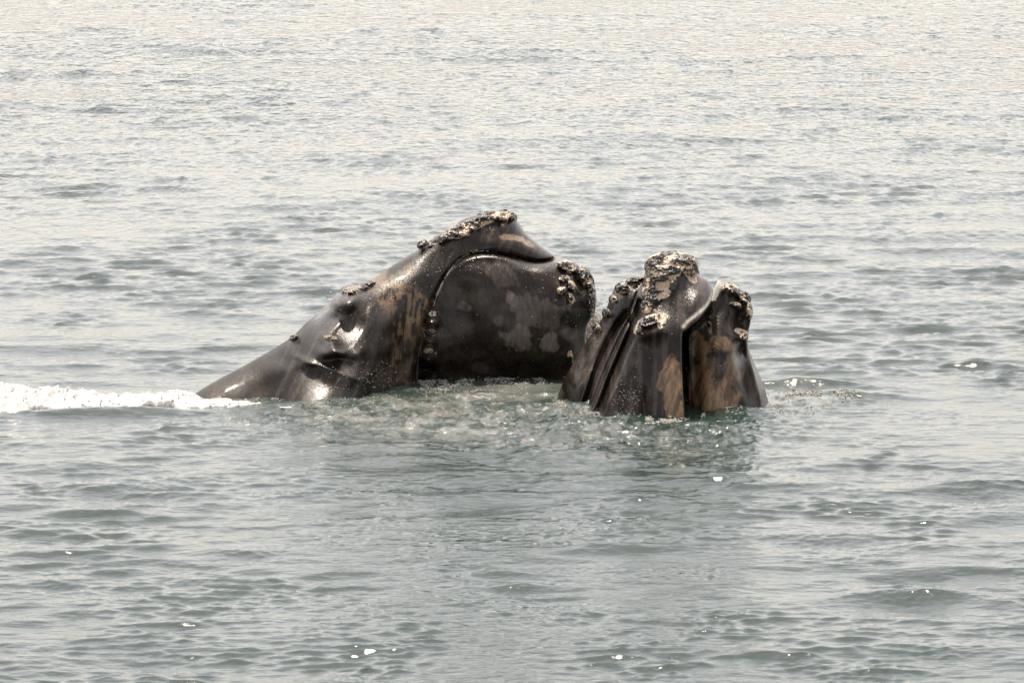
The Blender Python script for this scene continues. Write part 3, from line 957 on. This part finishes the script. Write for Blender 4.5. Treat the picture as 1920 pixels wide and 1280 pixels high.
RP = [((1195, 462, 1320, 570), [(1258, 494, 58, 28, 0, 1.3), (1238, 530, 34, 34, -.6, 1.3), (1222, 552, 20, 22, -.5, 1.3), (1298, 504, 16, 30, 0, 1.0)], 'large tan callosity capping the snout tip', 0.05, (R_AY, R_SL)),
      ((1185, 555, 1260, 640), [(1212, 574, 15, 14, 0, 1.3), (1218, 602, 32, 12, -0.35, 1.5), (1240, 604, 11, 17, .2, 1.0), (1197, 618, 12, 12, 0, 1.1)], 'pair of knobbly callosities on the snout', 0.055, (R_AY, R_SL)),
      ((1340, 525, 1418, 660), [(1375, 543, 22, 11, .6, 1.1), (1398, 556, 12, 16, -.5, 1.2), (1405, 582, 8, 18, 0, 1.2), (1378, 572, 13, 7, .2, 1.2), (1390, 622, 15, 8, .35, 1.2), (1394, 632, 9, 7, 0, 1.1)], 'callosities on the right lip', 0.055, (RL_AY, RL_SL)),
      ((1325, 592, 1336, 616), [(1331, 603, 4, 12, 0, 1.2)], 'tiny callosity on the lip', 0.02, (RL_AY, RL_SL)),
      ((1100, 515, 1215, 640), [(1166, 540, 16, 14, -.5, 1.1), (1190, 524, 20, 8, -.2, 1.0), (1149, 560, 9, 10, -.6, 1.1), (1136, 586, 10, 10, -.6, 1.1), (1117, 614, 9, 12, -.6, 1.1)], 'dark callosities along the left lip', 0.05, (RB_AY, RB_SL))]
for i, (bx, pat, lab, th, pl) in enumerate(RP):
    yl = [68.4, 68.1, 68.8, 68.8, 69.4][i]
    lo, hi = px_box(*bx, yl, yl + 2.6, 0.08)
    P, Q, c = crust_from(right_field, lo, hi, 0.0105, pat, pl, 600 + i * 13, th)
    if i == 4:
        c = c * 0.5
    if not len(P):
        continue
    for pp, qq, cc in pieces(P, Q, c):
        o = child_mesh('callosity', pp, qq, M_CRUST, WR, {'pigment': cc})
        o['label'] = lab
    print('crust', i, len(P))
rim_part(WR, [(1350, 524), (1343, 540), (1333, 562), (1318, 582), (1300, 594), (1287, 606), (1281, 618)], RF, RAX, 69.8, 0.010, 'pale wet rim of the right lip')
beads(WR, [(1178, 745, 14, 20, 330), (1290, 700, 5, 60, 60), (1340, 665, 8, 14, 12), (1175, 590, 8, 20, 60), (1250, 560, 30, 40, 25), (1205, 650, 14, 40, 20), (1130, 640, 24, 40, 40), (1365, 690, 20, 50, 20), (1340, 700, 2, 16, 10)], RF, RAX, 69.5, 2)
del RF
print('right done', round(time.time() - T0, 1))


# ------------------------------------------------------------------ foam, froth and spray
def on_sea(x, y):
    return water_surface(x, y)[2]


def foam_bank():
    """the thick white wake on the left"""
    h = 0.022
    x = np.arange(-10.5, -3.45, h); y = np.arange(67.6, 72.4, h * 1.6)
    X, Y = np.meshgrid(x, y, indexing='ij')
    U, V = px(X, Y, 0 * X)
    top = np.interp(U, [-400, 0, 130, 220, 330, 420, 480, 520], [712, 728, 732, 744, 742, 752, 758, 762])
    bot = np.interp(U, [-400, 0, 100, 200, 330, 420, 480, 520], [770, 774, 770, 762, 766, 768, 764, 762])
    mid, hw = (top + bot) / 2, (bot - top) / 2 + 1
    q = 1 - ((V - mid) / hw) ** 2
    edge = fbm(X * 3.5, Y * 3.5, X * 0, 4, 900) - 0.5
    m = q + edge * 1.3
    lump = fbm(X * 4.5, Y * 4, X * 0 + 2, 5, 910)
    hgt = np.interp(U, [-400, 0, 130, 250, 300, 330, 400, 520], [.15, .13, .11, .06, .10, .08, .05, .01])
    rough = np.abs(fbm(X * 14, Y * 12, X * 0, 2, 920) - 0.5)
    Z = on_sea(X.ravel(), Y.ravel()).reshape(X.shape) * 0.8 + np.clip(m, 0, 1) ** 0.6 * hgt * (0.05 + 2.4 * np.clip(lump - 0.12, 0, 1)) + 0.06 * rough * np.clip(m, 0, 1) * sstep(0, .5, m) - 0.02
    i = np.arange(X.size).reshape(X.shape)
    Q = np.stack([i[:-1, :-1], i[1:, :-1], i[1:, 1:], i[:-1, 1:]], -1)
    pin = noise3(X * 4, Y * 3, X * 0, 930) + 0.5 * noise3(X * 22, Y * 17, X * 0, 931)
    Z -= 0.22 * sstep(1.02, 0.75, pin + 0.9 * m)
    ok = m > -0.05
    k = ok[:-1, :-1] & ok[1:, :-1] & ok[1:, 1:] & ok[:-1, 1:]
    Q = Q[k]
    used = np.unique(Q)
    mp = np.full(X.size, -1); mp[used] = np.arange(len(used))
    P = np.stack([X.ravel(), Y.ravel(), Z.ravel()], 1)[used]
    o = mesh_from('foam', P, mp[Q], M_FOAM)
    o['kind'] = 'stuff'
    o['label'] = 'thick white foam wake trailing left of the long whale'
    o['category'] = 'foam'
    # froth grains on it
    sel = rng.random(len(P)) < 0.03
    C = P[sel] + rng.normal(0, 0.02, (sel.sum(), 3)) * [1, 1, .6] + [0, 0, .012]
    blob_cloud('foam_froth', C, rng.uniform(.006, .022, len(C)), 0.8, 'loose froth beads over the foam wake at left', 'froth')


foam_bank()


def froth_line(pts, n, spread_v, r0, r1, lift):
    """froth along a waterline given as outline points"""
    pp = spline(pts, 8, False)
    seg = np.r_[0, np.cumsum(np.linalg.norm(np.diff(pp, axis=0), axis=1))]
    t = rng.random(n * 3) * seg[-1]
    u = np.interp(t, seg, pp[:, 0]) + rng.normal(0, 2, n * 3)
    v = np.interp(t, seg, pp[:, 1]) + np.abs(rng.normal(0, spread_v, n * 3)) * np.where(rng.random(n * 3) < .85, 1, -.3)
    keep = noise3(u * 0.06, v * 0.12, u * 0, 55) + 0.4 * noise3(u * 0.2, v * 0.3, u * 0, 56) > 0.66
    u, v = u[keep][:n], v[keep][:n]
    a = np.array([water_pt(uu, vv) for uu, vv in zip(u, v)])
    zz = on_sea(a[:, 0], a[:, 1]) + lift * rng.random(len(a)) ** 2
    return np.stack([a[:, 0], a[:, 1], zz], 1), rng.uniform(r0, r1, len(a)) * rng.uniform(.5, 1, len(a))


C, R = [], []
for args in [([(470, 752), (540, 750), (620, 742), (700, 728), (785, 714)], 500, 2.5, .006, .017, .02),
             ([(785, 714), (850, 714), (920, 712), (1000, 708), (1065, 704)], 1500, 12, .006, .018, .03),
             ([(600, 760), (700, 752), (800, 735), (900, 730)], 300, 12, .005, .014, .01),
             ([(1040, 762), (1090, 770), (1140, 778), (1180, 786)], 900, 7, .004, .014, .03)]:
    c, r = froth_line(*args); C.append(c); R.append(r)
blob_cloud('froth', np.concatenate(C), np.concatenate(R), 0.35, 'sparkling froth along the waterline of the long whale', 'froth')
C, R = [], []
for args in [([(1180, 790), (1240, 793), (1290, 790), (1340, 770), (1380, 752), (1440, 735)], 1500, 6, .006, .020, .04),
             ([(1400, 748), (1460, 742), (1520, 740), (1600, 742)], 650, 7, .007, .022, .02),
             ([(1340, 775), (1400, 768), (1480, 766), (1560, 760)], 300, 5, .007, .018, .02)]:
    c, r = froth_line(*args); C.append(c); R.append(r)
blob_cloud('froth', np.concatenate(C), np.concatenate(R), 0.35, 'broken froth and bubbles beside the upright whale head at right', 'froth')
# white spray between the heads
n = 5000
uu = 1104 + rng.normal(0, 7, n); vv = 640 + rng.normal(0, 28, n)
uu += (640 - vv) * 0.12
a = on_plane(np.stack([uu, vv], 1), 74.2)
C = np.stack([a[:, 0], 74.2 + rng.normal(0, .15, n), a[:, 1]], 1)
C = C[C[:, 2] > 0]
blob_cloud('spray', C, rng.uniform(.006, .02, len(C)), 1.0, 'white water spray rising behind the chin of the long whale', 'spray')
print('total', round(time.time() - T0, 1))
